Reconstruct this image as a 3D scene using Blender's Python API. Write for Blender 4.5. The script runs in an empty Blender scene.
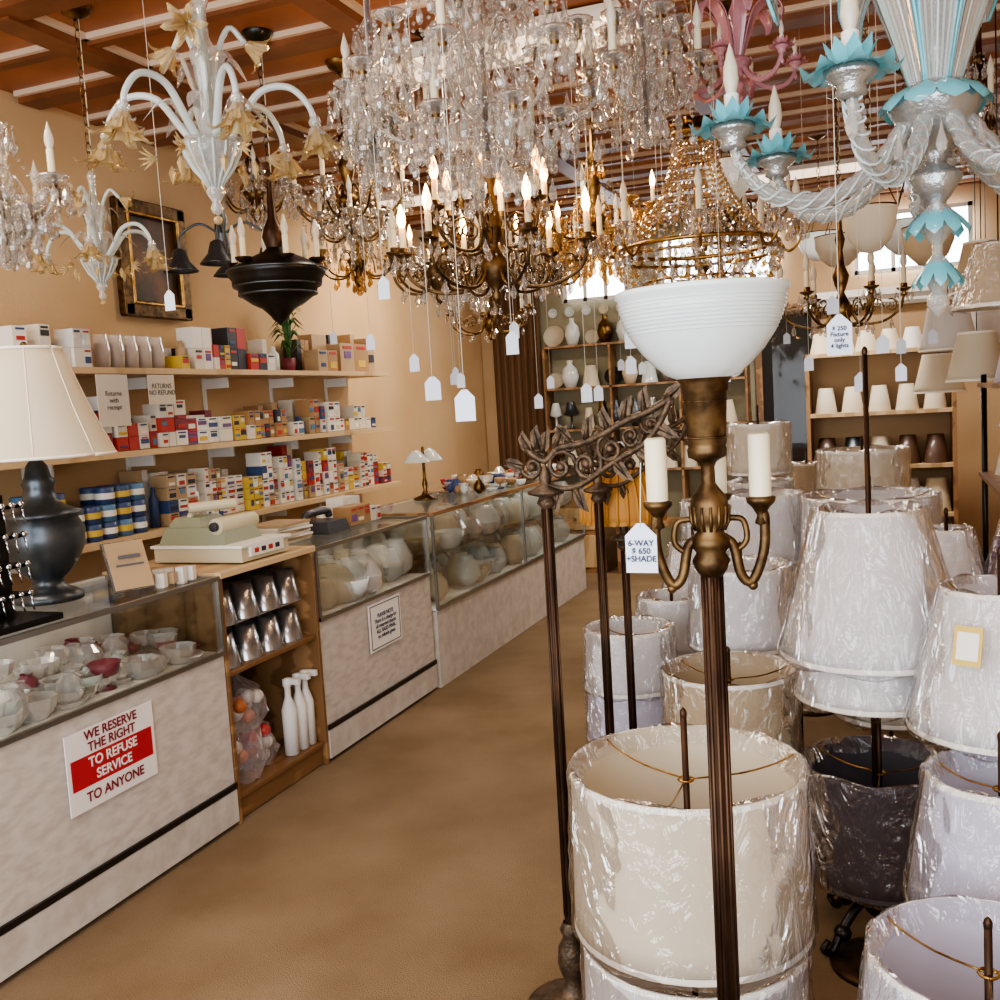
import bpy, math, random
from math import sin,cos,pi,radians
from mathutils import Vector, Matrix
random.seed(7)
SC=bpy.context.scene
CEIL=3.2
# ---------------------------------------------------------------- materials
def lin(h):
    h=h.lstrip('#'); o=[]
    for i in (0,2,4):
        c=int(h[i:i+2],16)/255
        o.append(c/12.92 if c<=0.04045 else ((c+0.055)/1.055)**2.4)
    return (*o,1)
def setin(p,k,v):
    if k in p.inputs: p.inputs[k].default_value=v
def mat(name,col,rough=.5,metal=0,trans=0,coat=0,emit=0,emcol=None,col2=None,nscale=5,bump=0,bscale=30,
        stretch=(1,1,1),transl=0,ior=1.5,detail=3,ramp=(.35,.65),kind='noise'):
    m=bpy.data.materials.new(name); m.use_nodes=True
    nt=m.node_tree; N=nt.nodes; L=nt.links
    p=N['Principled BSDF']; out=N['Material Output']
    p.inputs['Base Color'].default_value=lin(col)
    setin(p,'Roughness',rough); setin(p,'Metallic',metal); setin(p,'Transmission Weight',trans); setin(p,'IOR',ior)
    setin(p,'Coat Weight',coat); setin(p,'Coat Roughness',.12)
    if emit: setin(p,'Emission Strength',emit); p.inputs['Emission Color'].default_value=lin(emcol or col)
    tc=N.new('ShaderNodeTexCoord'); mp=N.new('ShaderNodeMapping'); mp.inputs['Scale'].default_value=stretch
    L.new(tc.outputs['Object'],mp.inputs['Vector'])
    if col2:
        if kind=='wave':
            t=N.new('ShaderNodeTexWave'); t.inputs['Scale'].default_value=nscale; t.inputs['Distortion'].default_value=6; t.inputs['Detail'].default_value=detail
        else:
            t=N.new('ShaderNodeTexNoise'); t.inputs['Scale'].default_value=nscale; t.inputs['Detail'].default_value=detail
        r=N.new('ShaderNodeValToRGB'); r.color_ramp.elements[0].position=ramp[0]; r.color_ramp.elements[1].position=ramp[1]
        r.color_ramp.elements[0].color=lin(col); r.color_ramp.elements[1].color=lin(col2)
        L.new(mp.outputs[0],t.inputs['Vector']); L.new(t.outputs[0],r.inputs[0]); L.new(r.outputs[0],p.inputs['Base Color'])
    if bump:
        t=N.new('ShaderNodeTexNoise'); t.inputs['Scale'].default_value=bscale; t.inputs['Detail'].default_value=3
        b=N.new('ShaderNodeBump'); b.inputs['Strength'].default_value=bump; b.inputs['Distance'].default_value=.01
        L.new(mp.outputs[0],t.inputs['Vector']); L.new(t.outputs[0],b.inputs['Height']); L.new(b.outputs[0],p.inputs['Normal'])
    if transl:
        tr=N.new('ShaderNodeBsdfTranslucent'); tr.inputs['Color'].default_value=lin(col)
        mx=N.new('ShaderNodeMixShader'); mx.inputs[0].default_value=transl
        L.new(p.outputs[0],mx.inputs[1]); L.new(tr.outputs[0],mx.inputs[2]); L.new(mx.outputs[0],out.inputs['Surface'])
    return m
def thin_glass(name,tint='#FDFEFD',base=.02,k=.4,rough=.03,wrinkle=0):
    m=bpy.data.materials.new(name); m.use_nodes=True; nt=m.node_tree; N=nt.nodes; L=nt.links
    N.remove(N['Principled BSDF']); out=N['Material Output']
    a=N.new('ShaderNodeBsdfTransparent'); a.inputs[0].default_value=lin(tint)
    g=N.new('ShaderNodeBsdfGlossy'); g.inputs['Roughness'].default_value=rough
    lw=N.new('ShaderNodeLayerWeight'); lw.inputs['Blend'].default_value=.25
    ad=N.new('ShaderNodeMath'); ad.operation='MULTIPLY_ADD'; ad.inputs[1].default_value=k; ad.inputs[2].default_value=base
    mx=N.new('ShaderNodeMixShader'); L.new(lw.outputs['Fresnel'],ad.inputs[0]); L.new(ad.outputs[0],mx.inputs[0])
    L.new(a.outputs[0],mx.inputs[1]); L.new(g.outputs[0],mx.inputs[2]); L.new(mx.outputs[0],out.inputs['Surface'])
    if wrinkle:
        tc=N.new('ShaderNodeTexCoord'); mp=N.new('ShaderNodeMapping'); mp.inputs['Scale'].default_value=(1,1,.4); mp.inputs['Rotation'].default_value=(.5,.35,0)
        t=N.new('ShaderNodeTexNoise'); t.inputs['Scale'].default_value=17; t.inputs['Detail'].default_value=3; t.inputs['Distortion'].default_value=2.2
        b=N.new('ShaderNodeBump'); b.inputs['Strength'].default_value=wrinkle; b.inputs['Distance'].default_value=.04
        L.new(tc.outputs['Object'],mp.inputs[0]); L.new(mp.outputs[0],t.inputs['Vector']); L.new(t.outputs[0],b.inputs['Height'])
        L.new(b.outputs[0],g.inputs['Normal'])
    return m
def crystal_mat(name,tint,refl=.45,white=.12,trcol='#F4F1EC'):
    m=bpy.data.materials.new(name); m.use_nodes=True; nt=m.node_tree; N=nt.nodes; L=nt.links
    N.remove(N['Principled BSDF']); out=N['Material Output']
    a=N.new('ShaderNodeBsdfTransparent'); a.inputs[0].default_value=lin(trcol)
    g=N.new('ShaderNodeBsdfGlossy'); g.inputs['Roughness'].default_value=.04; g.inputs['Color'].default_value=lin(tint)
    d=N.new('ShaderNodeBsdfDiffuse'); d.inputs['Color'].default_value=lin(tint)
    lw=N.new('ShaderNodeLayerWeight'); lw.inputs['Blend'].default_value=refl
    m1=N.new('ShaderNodeMixShader'); m2=N.new('ShaderNodeMixShader'); m2.inputs[0].default_value=white
    L.new(lw.outputs['Facing'],m1.inputs[0]); L.new(a.outputs[0],m1.inputs[1]); L.new(g.outputs[0],m1.inputs[2])
    L.new(m1.outputs[0],m2.inputs[1]); L.new(d.outputs[0],m2.inputs[2]); L.new(m2.outputs[0],out.inputs['Surface'])
    return m
G={}
G['crystal']=crystal_mat('cut_crystal','#FFFFFF',.55,.08,'#EBE7E0')
G['crystalgold']=crystal_mat('amber_crystal','#F0D6A4',.58,.16,'#E4CC9C')
G['clearglass']=crystal_mat('clear_glassware','#FFFFFF',.5,.25)
G['muranoclear']=crystal_mat('murano_clear','#F0F1EF',.6,.22,'#E8E6E0')
G['muranogold']=crystal_mat('murano_gold_flake','#DCC79C',.5,.36,'#E8DCB8')
G['muranopink']=mat('murano_pink','#CF96A0',.15,coat=.6,transl=.3)
G['milk']=mat('milk_white_glass','#EAF0F0',.12,coat=.6,transl=.3)
G['opal']=mat('opal_glass','#DDE6E6',.1,coat=.7,transl=.4)
G['cyan']=mat('aqua_glass','#74C0CE',.15,coat=.7,transl=.2)
G['silverglass']=mat('mercury_silver','#A9ADAE',.25,metal=.75,bump=.3,bscale=90)
G['brass']=mat('aged_brass','#8A6D42',.34,metal=1,col2='#4E3820',nscale=18)
G['gold']=mat('polished_gilt','#B58F54',.28,metal=1,col2='#7E5C2E',nscale=22)
G['antique']=mat('antique_bronze_brass','#70583A',.45,metal=.9,col2='#403020',nscale=30)
G['bronze']=mat('dark_bronze','#4E3828',.42,metal=.8,col2='#2E1F17',nscale=25,stretch=(1,1,.3))
G['iron']=mat('dark_iron','#463B32',.5,metal=.75,col2='#6A5846',nscale=40,bump=.3,bscale=120)
G['black']=mat('black_enamel','#17130F',.3,metal=.3)
G['pewter']=mat('pewter','#5F6468',.35,metal=.8,col2='#454A50',nscale=8)
G['chrome']=mat('chrome','#C8CCD0',.1,metal=1)
G['candle']=mat('cream_candle','#EFE5C6',.4,transl=.2)
G['bulb']=mat('frosted_bulb','#E9E2D2',.2,transl=.4,coat=.5)
G['lit']=mat('lit_bulb','#FFE2A8',.4,emit=28,emcol='#FFC070')
G['white']=mat('white_paint','#E8E6E0',.45)
G['paper']=mat('paper_tag','#D2DAE8',.7)
G['string']=mat('cotton_string','#E0DACB',.8)
G['ink']=mat('blue_ink','#24304F',.7)
G['red']=mat('sign_red','#B02830',.5)
G['darkred']=mat('sign_lettering','#7E2230',.5)
G['signwhite']=mat('sign_white','#F0ECE8',.4)
G['greytxt']=mat('printed_text_grey','#5A5A60',.6)
G['laminate']=mat('marbled_laminate','#D0C8C0',.4,col2='#BEB3AA',nscale=22,detail=8,stretch=(1,.6,1.5),ramp=(.4,.66))
G['blackstrip']=mat('black_strip','#15110F',.4)
G['kick']=mat('kick_panel_white','#CFC8C0',.5,col2='#BFB5AA',nscale=16)
G['caseglass']=thin_glass('display_case_glass')
G['wrap']=thin_glass('clear_plastic_wrap','#FAFAFC',.085,.5,.11,.85)
G['alu']=mat('aluminium_trim','#A09E98',.3,metal=.9)
G['wood']=mat('honey_wood','#A07A52',.45,col2='#7C5A38',nscale=3,kind='wave',stretch=(.6,.6,3))
G['woodlt']=mat('pale_shelf_wood','#D0B48C',.5,col2='#BA9C74',nscale=2,kind='wave')
G['casein']=mat('case_interior_white','#EDEBE6',.6)
G['fwhite']=mat('white_shade_fabric','#E6E2DF',.7,transl=.28)
G['fcream']=mat('cream_shade_fabric','#E2D6BE',.7,transl=.25)
G['flilac']=mat('cool_white_shade_fabric','#DAD6E2',.7,transl=.28)
G['fbeige']=mat('beige_shade_fabric','#C6B292',.7,transl=.2)
G['fgrey']=mat('charcoal_shade_fabric','#48444A',.6)
G['fmauve']=mat('mauve_shade','#84656F',.6,transl=.1)
G['fbrown']=mat('brown_shade','#4F3523',.55,coat=.4)
G['fplain']=mat('plain_ivory_shade','#E2D8C2',.7,transl=.3)
G['forange']=mat('amber_pleated_shade','#CC9448',.6,transl=.35)
G['trimcream']=mat('shade_trim','#ECE5D6',.6)
G['silvershade']=mat('silver_foil_shade','#A9ABAF',.22,metal=.9)
G['leafgreen']=mat('bamboo_leaf','#3F6B33',.5)
G['beige']=mat('beige_plastic','#C4BB9E',.5)
G['mint']=mat('mint_grey_plastic','#8C9078',.5)
G['dark']=mat('painted_opening_shade','#1E1611',.8)  # flat dark colour standing in for shade in the door opening
# ---------------------------------------------------------------- mesh builder
def cat(pts,n=6):
    P=[Vector(p) for p in pts]; P=[P[0]*2-P[1]]+P+[P[-1]*2-P[-2]]; o=[]
    for i in range(1,len(P)-2):
        a,b,c,d=P[i-1:i+3]
        for k in range(n):
            t=k/n; o.append(.5*((2*b)+(c-a)*t+(2*a-5*b+4*c-d)*t*t+(3*b-a-3*c+d)*t**3))
    o.append(P[-2]); return o
class M:
    def __init__(s,name,loc=(0,0,0)):
        s.name=name; s.loc=Vector(loc); s.v=[]; s.f=[]; s.mi=[]; s.sm=[]; s.mats=[]
    def mid(s,m):
        if m not in s.mats: s.mats.append(m)
        return s.mats.index(m)
    def add(s,vs,fs,m,smooth=True):
        o=len(s.v); s.v+=[tuple(v) for v in vs]; k=s.mid(m)
        for f in fs: s.f.append([i+o for i in f]); s.mi.append(k); s.sm.append(smooth)
    def lathe(s,prof,c=(0,0,0),n=20,m='brass',k=0,amp=0,R=None,flat=False,sc=1,ph=0):
        vs=[];fs=[];c=Vector(c);L=len(prof)
        for i,(r,z) in enumerate(prof):
            for j in range(n):
                th=2*pi*j/n+ph; rr=max(r,.0004)*sc
                if k: rr*=1+amp*(i/(L-1))*cos(k*th)
                p=Vector((rr*cos(th),rr*sin(th),z*sc))
                if R is not None: p=R@p
                vs.append(p+c)
        for i in range(L-1):
            for j in range(n):
                fs.append((i*n+j,i*n+(j+1)%n,(i+1)*n+(j+1)%n,(i+1)*n+j))
        s.add(vs,fs,m,not flat)
    def tube(s,pts,r,m='brass',n=6,flat=False):
        P=[Vector(p) for p in pts]; L=len(P)
        if not isinstance(r,(list,tuple)): r=[r]*L
        vs=[];fs=[];u=None
        for i in range(L):
            t=(P[min(i+1,L-1)]-P[max(i-1,0)])
            if t.length<1e-7:t=Vector((0,0,1))
            t.normalize()
            if u is None: u=t.orthogonal().normalized()
            else:
                u=u-t*u.dot(t)
                u=u.normalized() if u.length>1e-5 else t.orthogonal().normalized()
            w=t.cross(u)
            for j in range(n):
                a=2*pi*j/n; vs.append(P[i]+(u*cos(a)+w*sin(a))*r[i])
        for i in range(L-1):
            for j in range(n): fs.append((i*n+j,i*n+(j+1)%n,(i+1)*n+(j+1)%n,(i+1)*n+j))
        fs.append(tuple(range(n))[::-1]); fs.append(tuple((L-1)*n+j for j in range(n)))
        s.add(vs,fs,m,not flat)
    def box(s,c,d,m,rz=0,taper=1,R=None):
        x,y,z=[q/2 for q in d]; vs=[]
        for zz,t in((-z,1),(z,taper)):
            for a,b in((-x,-y),(x,-y),(x,y),(-x,y)): vs.append(Vector((a*t,b*t,zz)))
        if R is None: R=Matrix.Rotation(rz,3,'Z')
        vs=[R@v+Vector(c) for v in vs]
        s.add(vs,[(0,3,2,1),(4,5,6,7),(0,1,5,4),(1,2,6,5),(2,3,7,6),(3,0,4,7)],m,False)
    def ball(s,c,r,m,n=12,k=8,zs=1):
        s.lathe([(r*sin(pi*i/k),-r*zs*cos(pi*i/k)) for i in range(k+1)],c,n,m)
    def drop(s,c,r,h,m='crystal',n=5):
        s.lathe([(0,0),(r,-.35*h),(.6*r,-.75*h),(0,-h)],c,n,m,flat=True,ph=random.random())
    def pear(s,c,r,h,m='crystal'):
        s.lathe([(0,0),(r*.35,-.3*h),(r,-.68*h),(.7*r,-.9*h),(0,-h)],c,6,m,flat=True,ph=random.random())
    def bead(s,c,r,m='crystal'):
        s.lathe([(0,r),(r,0),(0,-r)],c,5,m,flat=True,ph=random.random())
    def ribbon(s,pts,ws,side,m,cup=0):
        P=[Vector(p) for p in pts]; side=Vector(side); vs=[];fs=[]
        for i,p in enumerate(P):
            t=(P[min(i+1,len(P)-1)]-P[max(i-1,0)]).normalized(); nn=side.cross(t)
            vs+=[p-side*ws[i]+nn*cup*ws[i],p,p+side*ws[i]+nn*cup*ws[i]]
        for i in range(len(P)-1):
            a=i*3; fs+=[(a,a+1,a+4,a+3),(a+1,a+2,a+5,a+4)]
        s.add(vs,fs,m)
    def ring(s,c,r,tr,m,n=24,k=5,tilt=None):
        pts=[]
        for j in range(n+1):
            a=2*pi*j/n; p=Vector((r*cos(a),r*sin(a),0))
            if tilt is not None:p=tilt@p
            pts.append(p+Vector(c))
        s.tube(pts,tr,m,k)
    def chain(s,z0,z1,x=0,y=0,m='brass',l=.035):
        z=z0;i=0
        while z<z1-.005:
            R=Matrix.Rotation(pi/2*(i%2),3,'Z')@Matrix.Rotation(pi/2,3,'X')@Matrix.Diagonal((.55,1,1))
            s.ring((x,y,z+l*.5),l*.6,.0022,m,8,4,R); z+=l;i+=1
    def done(s,bevel=0):
        me=bpy.data.meshes.new(s.name); me.from_pydata(s.v,[],s.f)
        for m in s.mats: me.materials.append(G[m] if isinstance(m,str) else m)
        me.polygons.foreach_set('material_index',s.mi); me.polygons.foreach_set('use_smooth',s.sm); me.update()
        o=bpy.data.objects.new(s.name,me); o.location=s.loc; SC.collection.objects.link(o)
        if bevel:
            b=o.modifiers.new('bevel','BEVEL'); b.width=bevel; b.segments=2; b.limit_method='ANGLE'
        return o
def text(par,body,loc,size,m,rot=(pi/2,0,pi/2),name='lettering',align='CENTER',bold=0,sp=.95):
    c=bpy.data.curves.new(name,'FONT'); c.body=body; c.size=size; c.align_x=align; c.align_y='CENTER'; c.extrude=.0004; c.offset=bold
    c.space_line=sp
    o=bpy.data.objects.new(name,c); c.materials.append(G[m]); SC.collection.objects.link(o)
    o.parent=par; o.location=Vector(loc)-par.location; o.rotation_euler=rot
    return o
# ---------------------------------------------------------------- room
G['wall']=mat('peach_plaster','#D0B189',.8,col2='#C4A277',nscale=1.3,bump=.1,bscale=60)
G['backwall']=mat('back_wall_plaster','#C2A682',.8,col2='#B3946E',nscale=1.2)
G['pale']=mat('pale_olive_wall','#9C957C',.8,col2='#857E66',nscale=2)
G['floor']=mat('brown_carpet','#8D765A',.95,col2='#7A6244',nscale=2.2,bump=.8,bscale=220,detail=8)
G['ceil']=mat('russet_ceiling','#A8683F',.5,col2='#85502F',nscale=2.5,detail=5)
G['beam']=mat('russet_beam','#7E4B2C',.45,col2='#65391E',nscale=4)
G['batten']=mat('cream_batten','#D8C2AA',.5)
X0,X1,Y0,Y1=-3.85,1.7,-1.3,9.5
def slab(name,c,d,m):
    b=M(name,c); b.box((0,0,0),d,m); return b.done()
slab('floor',((X0+X1)/2,(Y0+Y1)/2,-.05),(X1-X0+.3,Y1-Y0+.3,.1),'floor')
slab('ceiling',((X0+X1)/2,(Y0+Y1)/2,CEIL+.05),(X1-X0+.3,Y1-Y0+.3,.1),'ceil')
slab('wall_left',(X0-.05,(Y0+Y1)/2,CEIL/2),(.1,Y1-Y0,CEIL),'wall')
slab('wall_right',(X1+.05,(Y0+Y1)/2,CEIL/2),(.1,Y1-Y0,CEIL),'wall')
slab('wall_back',((X0+X1)/2,Y1+.05,CEIL/2),(X1-X0,.1,CEIL),'backwall')
b=M('wall_front',(0,Y0,0))
b.box((-1.07,0,.2),(5.55,.1,.4),'wall'); b.box((-1.07,0,3.1),(5.55,.1,.2),'wall')
for x in(-3.75,-2.0,-.2,1.6): b.box((x,0,1.7),(.12,.1,2.6),'alu')
b.done()
b=M('trim_ceiling_beams',(0,0,CEIL))
y=3.0;i=0
while y<9.4:
    wd=.13 if i%2==0 else .05
    b.box((-1.07,y,-.02),(5.5,wd,.04+.02*(i%2==0)),'beam')
    for o in(-wd/2-.012,wd/2+.012): b.box((-1.07,y+o,-.012),(5.5,.024,.024),'batten')
    y+=.42; i+=1
for x in(-3.1,-2.0,-.9,.2,1.2):
    b.box((x,6.2,-.03),(.12,6.4,.06),'beam')
    for o in(-.07,.07): b.box((x+o,6.2,-.012),(.024,6.4,.024),'batten')
b.done()
slab('baseboard_left',(X0+.012,5,.06),(.02,8.8,.12),'white')
b=M('wall_back_pale_panel',(0,Y1-.03,0)); b.box((-2.35,0,1.6),(2.4,.04,3.16),'pale'); b.done()
b=M('door_1',(-.86,Y1-.05,0))
b.box((0,.01,1.12),(.44,.03,2.24),'dark')
for x in(-.25,.25): b.box((x,-.01,1.15),(.06,.06,2.3),'wood')
b.box((0,-.01,2.3),(.56,.06,.06),'wood')
b.box((0,-.01,.5),(.34,.02,.7),'wood'); b.box((.02,-.01,1.55),(.3,.012,1.2),'caseglass'); b.done()
b=M('trim_plaster_ledge',(.45,Y1-.12,2.36)); b.box((0,0,0),(2.3,.24,.06),'white'); b.box((0,.03,-.06),(2.3,.16,.06),'white'); b.box((0,.05,-.1),(2.3,.1,.03),'white'); b.done()
G['skypane']=mat('daylit_transom_pane','#F4F6FA',.5,emit=9,emcol='#EAF2FF')
for nm,x,wd in(('window_1',-1.45,1.0),('window_2',.2,.9),('window_3',-2.6,.6)):
    b=M(nm,(x,Y1-.08,2.78))
    b.box((0,0,0),(wd,.02,.44),'skypane')
    for k in(-.5,-.17,.17,.5): b.box((wd*k,-.02,0),(.035,.04,.52),'white')
    for z in(-.24,.24): b.box((0,-.02,z),(wd+.06,.04,.035),'white')
    b.done()
b=M('curtain',(-3.43,Y1-.12,0))
vs=[];fs=[];n=40
for i in range(n+1):
    x=-.25+.5*i/n
    for z in(.9,2.8): vs.append((x,.035*sin(i*1.1),z))
for i in range(n): fs.append((2*i,2*i+2,2*i+3,2*i+1))
G['curt']=mat('brown_curtain','#66482E',.8); b.add(vs,fs,'curt'); b.tube([(-.3,0,2.82),(.3,0,2.82)],.015,'brass'); b.done()
b=M('rear_wall_shelving',(-2.15,Y1-.2,0))
for z in(.9,1.3,1.7,2.1): b.box((0,.02,z),(1.9,.22,.02),'wood')
for x in(-.95,-.3,.35,.95): b.box((x,.02,1.05),(.02,.22,2.1),'wood')
for z in(.91,1.31,1.71,2.11):
    x=-.88
    while x<.85:
        r=random.uniform(.05,.09); k=random.randint(0,3); mm=random.choice(['milk','fplain','pewter','brass','fcream','silverglass'])
        if k==0: b.lathe([(r,.0),(r*.55,.2),(r*.5,.2)],(x,0,z),16,mm)
        elif k==1: b.lathe([(0,0),(.04,0),(.01,.03),(.01,.12),(r,.14),(r*.5,.26)],(x,0,z),14,mm)
        elif k==2: b.lathe([(0,0),(r*1.2,.0),(r*1.2,.01)],(x,.06,z+r*1.2),18,mm,R=Matrix.Rotation(pi/2-.2,3,'X'))
        else: b.lathe([(0,0),(r*.6,0),(r,.1),(r*.8,.18),(r*.3,.22),(r*.35,.26)],(x,0,z),14,mm)
        x+=2*r+.03
b.done()
b=M('hanging_plates',(-2.1,Y1-.06,2.44))
for i in range(12):
    x=-.95+i*.17; r=random.uniform(.045,.06)
    b.lathe([(0,0),(r*.6,.0),(r,.02),(r,.025),(r*.6,.008)],(x,0,0),18,random.choice(['milk','fplain','milk']),R=Matrix.Rotation(pi/2,3,'X'))
b.done()
b=M('wooden_cabinet',(-2.72,8.95,0)); b.box((0,0,.35),(.55,.4,.7),'wood'); b.box((0,-.205,.5),(.48,.01,.2),'woodlt'); b.box((0,-.205,.2),(.48,.01,.3),'woodlt'); b.ball((0,-.22,.5),.015,'brass'); b.done(.006)
b=M('wooden_bench',(-1.9,8.85,0)); b.box((0,0,.45),(.9,.35,.04),'wood')
for x in(-.4,.4):
    for y in(-.13,.13): b.box((x,y,.215),(.05,.05,.43),'wood')
b.done()
b=M('framed_painting',(X0+.03,4.6,2.5))
G['oil']=mat('oil_painting','#2E2216',.5,col2='#6E4A2A',nscale=5,detail=6)
b.box((0,0,0),(.03,.5,.58),'oil')
for s_ in(-1,1):
    b.box((.02,s_*.24,0),(.05,.07,.62),'antique'); b.box((.02,0,s_*.28),(.05,.54,.07),'antique')
    b.box((.035,s_*.2,0),(.03,.02,.5),'gold'); b.box((.035,0,s_*.24),(.03,.42,.02),'gold')
b.done(.006)
for z,ya,yb in((1.87,3.3,6.75),(1.46,2.6,6.75),(1.04,2.4,6.85)):
    b=M('wall_shelf',(X0+.175,(ya+yb)/2,z)); b.box((0,0,0),(.35,yb-ya,.03),'woodlt')
    y=ya+.3
    while y<yb:
        b.box((-.08,y-(ya+yb)/2,-.05),(.18,.015,.06),'white'); b.box((-.165,y-(ya+yb)/2,-.16),(.012,.025,.3),'white'); y+=.7
    b.done()
cols=['#B0352E','#D6CFC2','#DFD9CC','#6A4A80','#A37E56','#344A74','#CCAE48','#E4E0D6','#7E3444','#2C2C34','#BC6C3A','#D6CCB8','#AE9472','#50789A','#D4D2CE']
for i,c in enumerate(cols): G['c%d'%i]=mat('carton_'+c[1:],c,.5,coat=.2)
def cartons(name,x,ya,yb,z,hmax,pal,wm=.09,rows=2,gap=.1,wmin=.05):
    b=M(name,(x,(ya+yb)/2,z)); oy=(ya+yb)/2
    for dep in(-.075,.06):
        y=ya
        while y<yb-.04:
            k=random.choice(pal); nr=random.randint(max(1,rows-1),rows)
            h=hmax/rows*random.uniform(.55,1)*(1.12 if dep<0 else 1); w=random.uniform(wmin,wm); jx=random.uniform(-.01,.03) if dep>0 else 0
            if random.random()<.14 and y+.09<yb:
                r=random.uniform(.025,.04); H=hmax*random.uniform(.4,.8)
                b.lathe([(0,0),(r,0),(r,H*.7),(r*.45,H*.82),(r*.45,H),(0,H)],(dep,y-oy+r,0),12,random.choice(['c7','c12','clearglass','c5','c0','milk'])); y+=2*r+.01; continue
            for q in range(random.randint(1,3)):
                if y+w>yb: break
                zz=0
                for r in range(nr):
                    kk=k if random.random()<.55 else random.choice(pal)
                    b.box((dep+jx,y-oy+w/2,zz+h/2+.001),(.11,w-.004,h-.002),'c%d'%kk,rz=random.uniform(-.08,.08) if w<.08 and dep>0 else 0)
                    if dep>0:
                        k2=random.choice([0,1,7,5,3,6,9,11,0,13])
                        if k2!=kk: b.box((dep+jx+.056,y-oy+w/2,zz+h*random.choice([.3,.4,.6])),(.006,w*random.uniform(.4,.8),h*random.uniform(.15,.4)),'c%d'%k2); b.box((dep+jx+.056,y-oy+w*.5,zz+h*.86),(.006,w*.6,h*.1),'c%d'%random.choice([9,0,5]))
                    zz+=h
                y+=w
            y+=random.random()**3*gap
    b.done()
SX=X0+.16
cartons('lightbulb_cartons',SX,3.35,3.85,1.886,.2,[1,7,0,2,14],.1)
cartons('lightbulb_cartons',SX,4.45,5.5,1.886,.25,[1,7,9,3,6,9,0,8,14],.12)
cartons('cardboard_boxes',SX,5.85,6.7,1.886,.26,[4,12,4,12,9],.22,1)
cartons('lightbulb_cartons',SX,2.65,4.9,1.476,.3,[0,1,7,7,0,0,14,8,7,3],.1,3,gap=.03,wmin=.05)
cartons('lightbulb_cartons',SX,4.9,5.5,1.476,.2,[9,4,6,11,4,1],.06,2,gap=.05)
cartons('small_boxes',SX,5.5,6.7,1.476,.25,[1,7,5,12,4,1,6],.08,2,gap=.05)
cartons('small_boxes',SX,4.2,6.8,1.056,.34,[1,7,14,2,12,0,7,8,5,12,7,11,6],.08,4,gap=.05,wmin=.04)
cartons('small_boxes',SX,2.45,3.25,1.056,.3,[1,7,14,2,0,13,8,4],.1,3,gap=.05)
b=M('paint_cans',(SX+.05,3.68,1.056))
for j in range(3):
    for i in range(8):
        for d in range(2):
            if j==2 and i in(0,3,4): continue
            c=(.09*d-.04,-.37+i*.105,.085*j); b.lathe([(0,.0),(.048,.0),(.048,.08),(.044,.083),(0,.08)],c,14,'c5' if (i+j)%3 else 'c13')
            b.lathe([(.0487,.025),(.0487,.055)],c,14,'c7' if i%2 else 'c6')
b.done()
b=M('glass_jars',(SX+.06,4.15,1.886))
for i in range(5): b.lathe([(0,0),(.04,0),(.045,.1),(.035,.15),(.035,.17)],(0,-.2+i*.1,0),12,'clearglass'); b.lathe([(0,.005),(.033,.005),(.033,.12),(0,.12)],(0,-.2+i*.1,.005),8,'c4')
b.done()
b=M('lucky_bamboo',(SX+.02,5.68,1.886)); b.lathe([(0,0),(.035,0),(.045,.09),(.04,.09),(0,.08)],m='c8')
for i in range(12):
    a=i*2.4; dx,dy=cos(a),sin(a); h=random.uniform(.25,.5); b.tube([(0,0,.05),(dx*.03,dy*.03,h)],.006,'leafgreen',5)
    for k in range(4):
        z=h-.06*k; a2=a+k*2; e=Vector((cos(a2),sin(a2),0)); b.ribbon([Vector((dx*.03,dy*.03,z)),Vector((0,0,z+.05))+e*.07,Vector((0,0,z+.0))+e*.13],[.004,.014,.001],(-e.y,e.x,0),'leafgreen')
b.done()
for nm,y,w,h,t,bg in(('paper_notice',3.85,.21,.25,'Returns\nwith\nreceipt','c1'),('paper_sign',4.2,.2,.15,'RETURNS\nNO REFUND','c11')):
    b=M(nm,(X0+.36,y,1.86-h/2-.01)); b.box((0,0,0),(.003,w,h),bg); o=b.done(); text(o,t,(X0+.363,y,1.85-h/2),.035,'greytxt')
# ---------------------------------------------------------------- counters
FX=-2.436; BX=-3.0
def counter(name,ya,yb,zg,strip=True):
    b=M(name,((FX+BX)/2,(ya+yb)/2,0)); w=FX-BX; l=yb-ya; hx=w/2; hy=l/2
    b.box((0,0,.05+(zg-.05)/2),(w-.01,l-.002,zg-.05),'laminate'); b.box((-.02,0,.03),(w-.06,l-.01,.06),'kick')
    b.box((hx-.002,0,.085),(.012,l-.004,.13),'kick')
    if strip: b.box((hx+.003,0,.165),(.01,l-.002,.022),'blackstrip')
    b.box((0,0,zg+.006),(w-.02,l-.01,.012),'casein')
    b.box((-hx+.01,0,(zg+1)/2),(.02,l,1-zg),'casein')
    b.box((hx-.004,0,(zg+.99)/2),(.005,l-.02,1-zg-.02),'caseglass')
    b.box((0,0,.992),(w-.01,l-.01,.007),'caseglass')
    for z in(zg+.01,.992): b.box((hx,0,z),(.016,l,.018),'alu')
    for y in(-hy+.006,hy-.006):
        b.box((hx,y,(zg+1)/2),(.014,.012,1-zg),'alu'); b.box((0,y,.992),(w,.012,.016),'alu')
        b.box((0,y,(zg+1)/2),(w-.02,.004,1-zg-.02),'caseglass')
    b.box((-hx,0,.992),(.02,l,.018),'alu')
    return b.done()
c1=counter('glass_display_counter',.9,3.155,.69)
c2=counter('glass_display_counter',3.855,5.03,.66)
b=M('long_glass_showcase',(-2.72,6.55,0)); l=2.96; w=.6; hx=w/2; hy=l/2
b.box((0,0,.22),(w-.02,l,.44),'kick'); b.box((0,0,.455),(w,l,.02),'casein'); b.box((-hx+.01,0,.72),(.02,l,.54),'casein')
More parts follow.
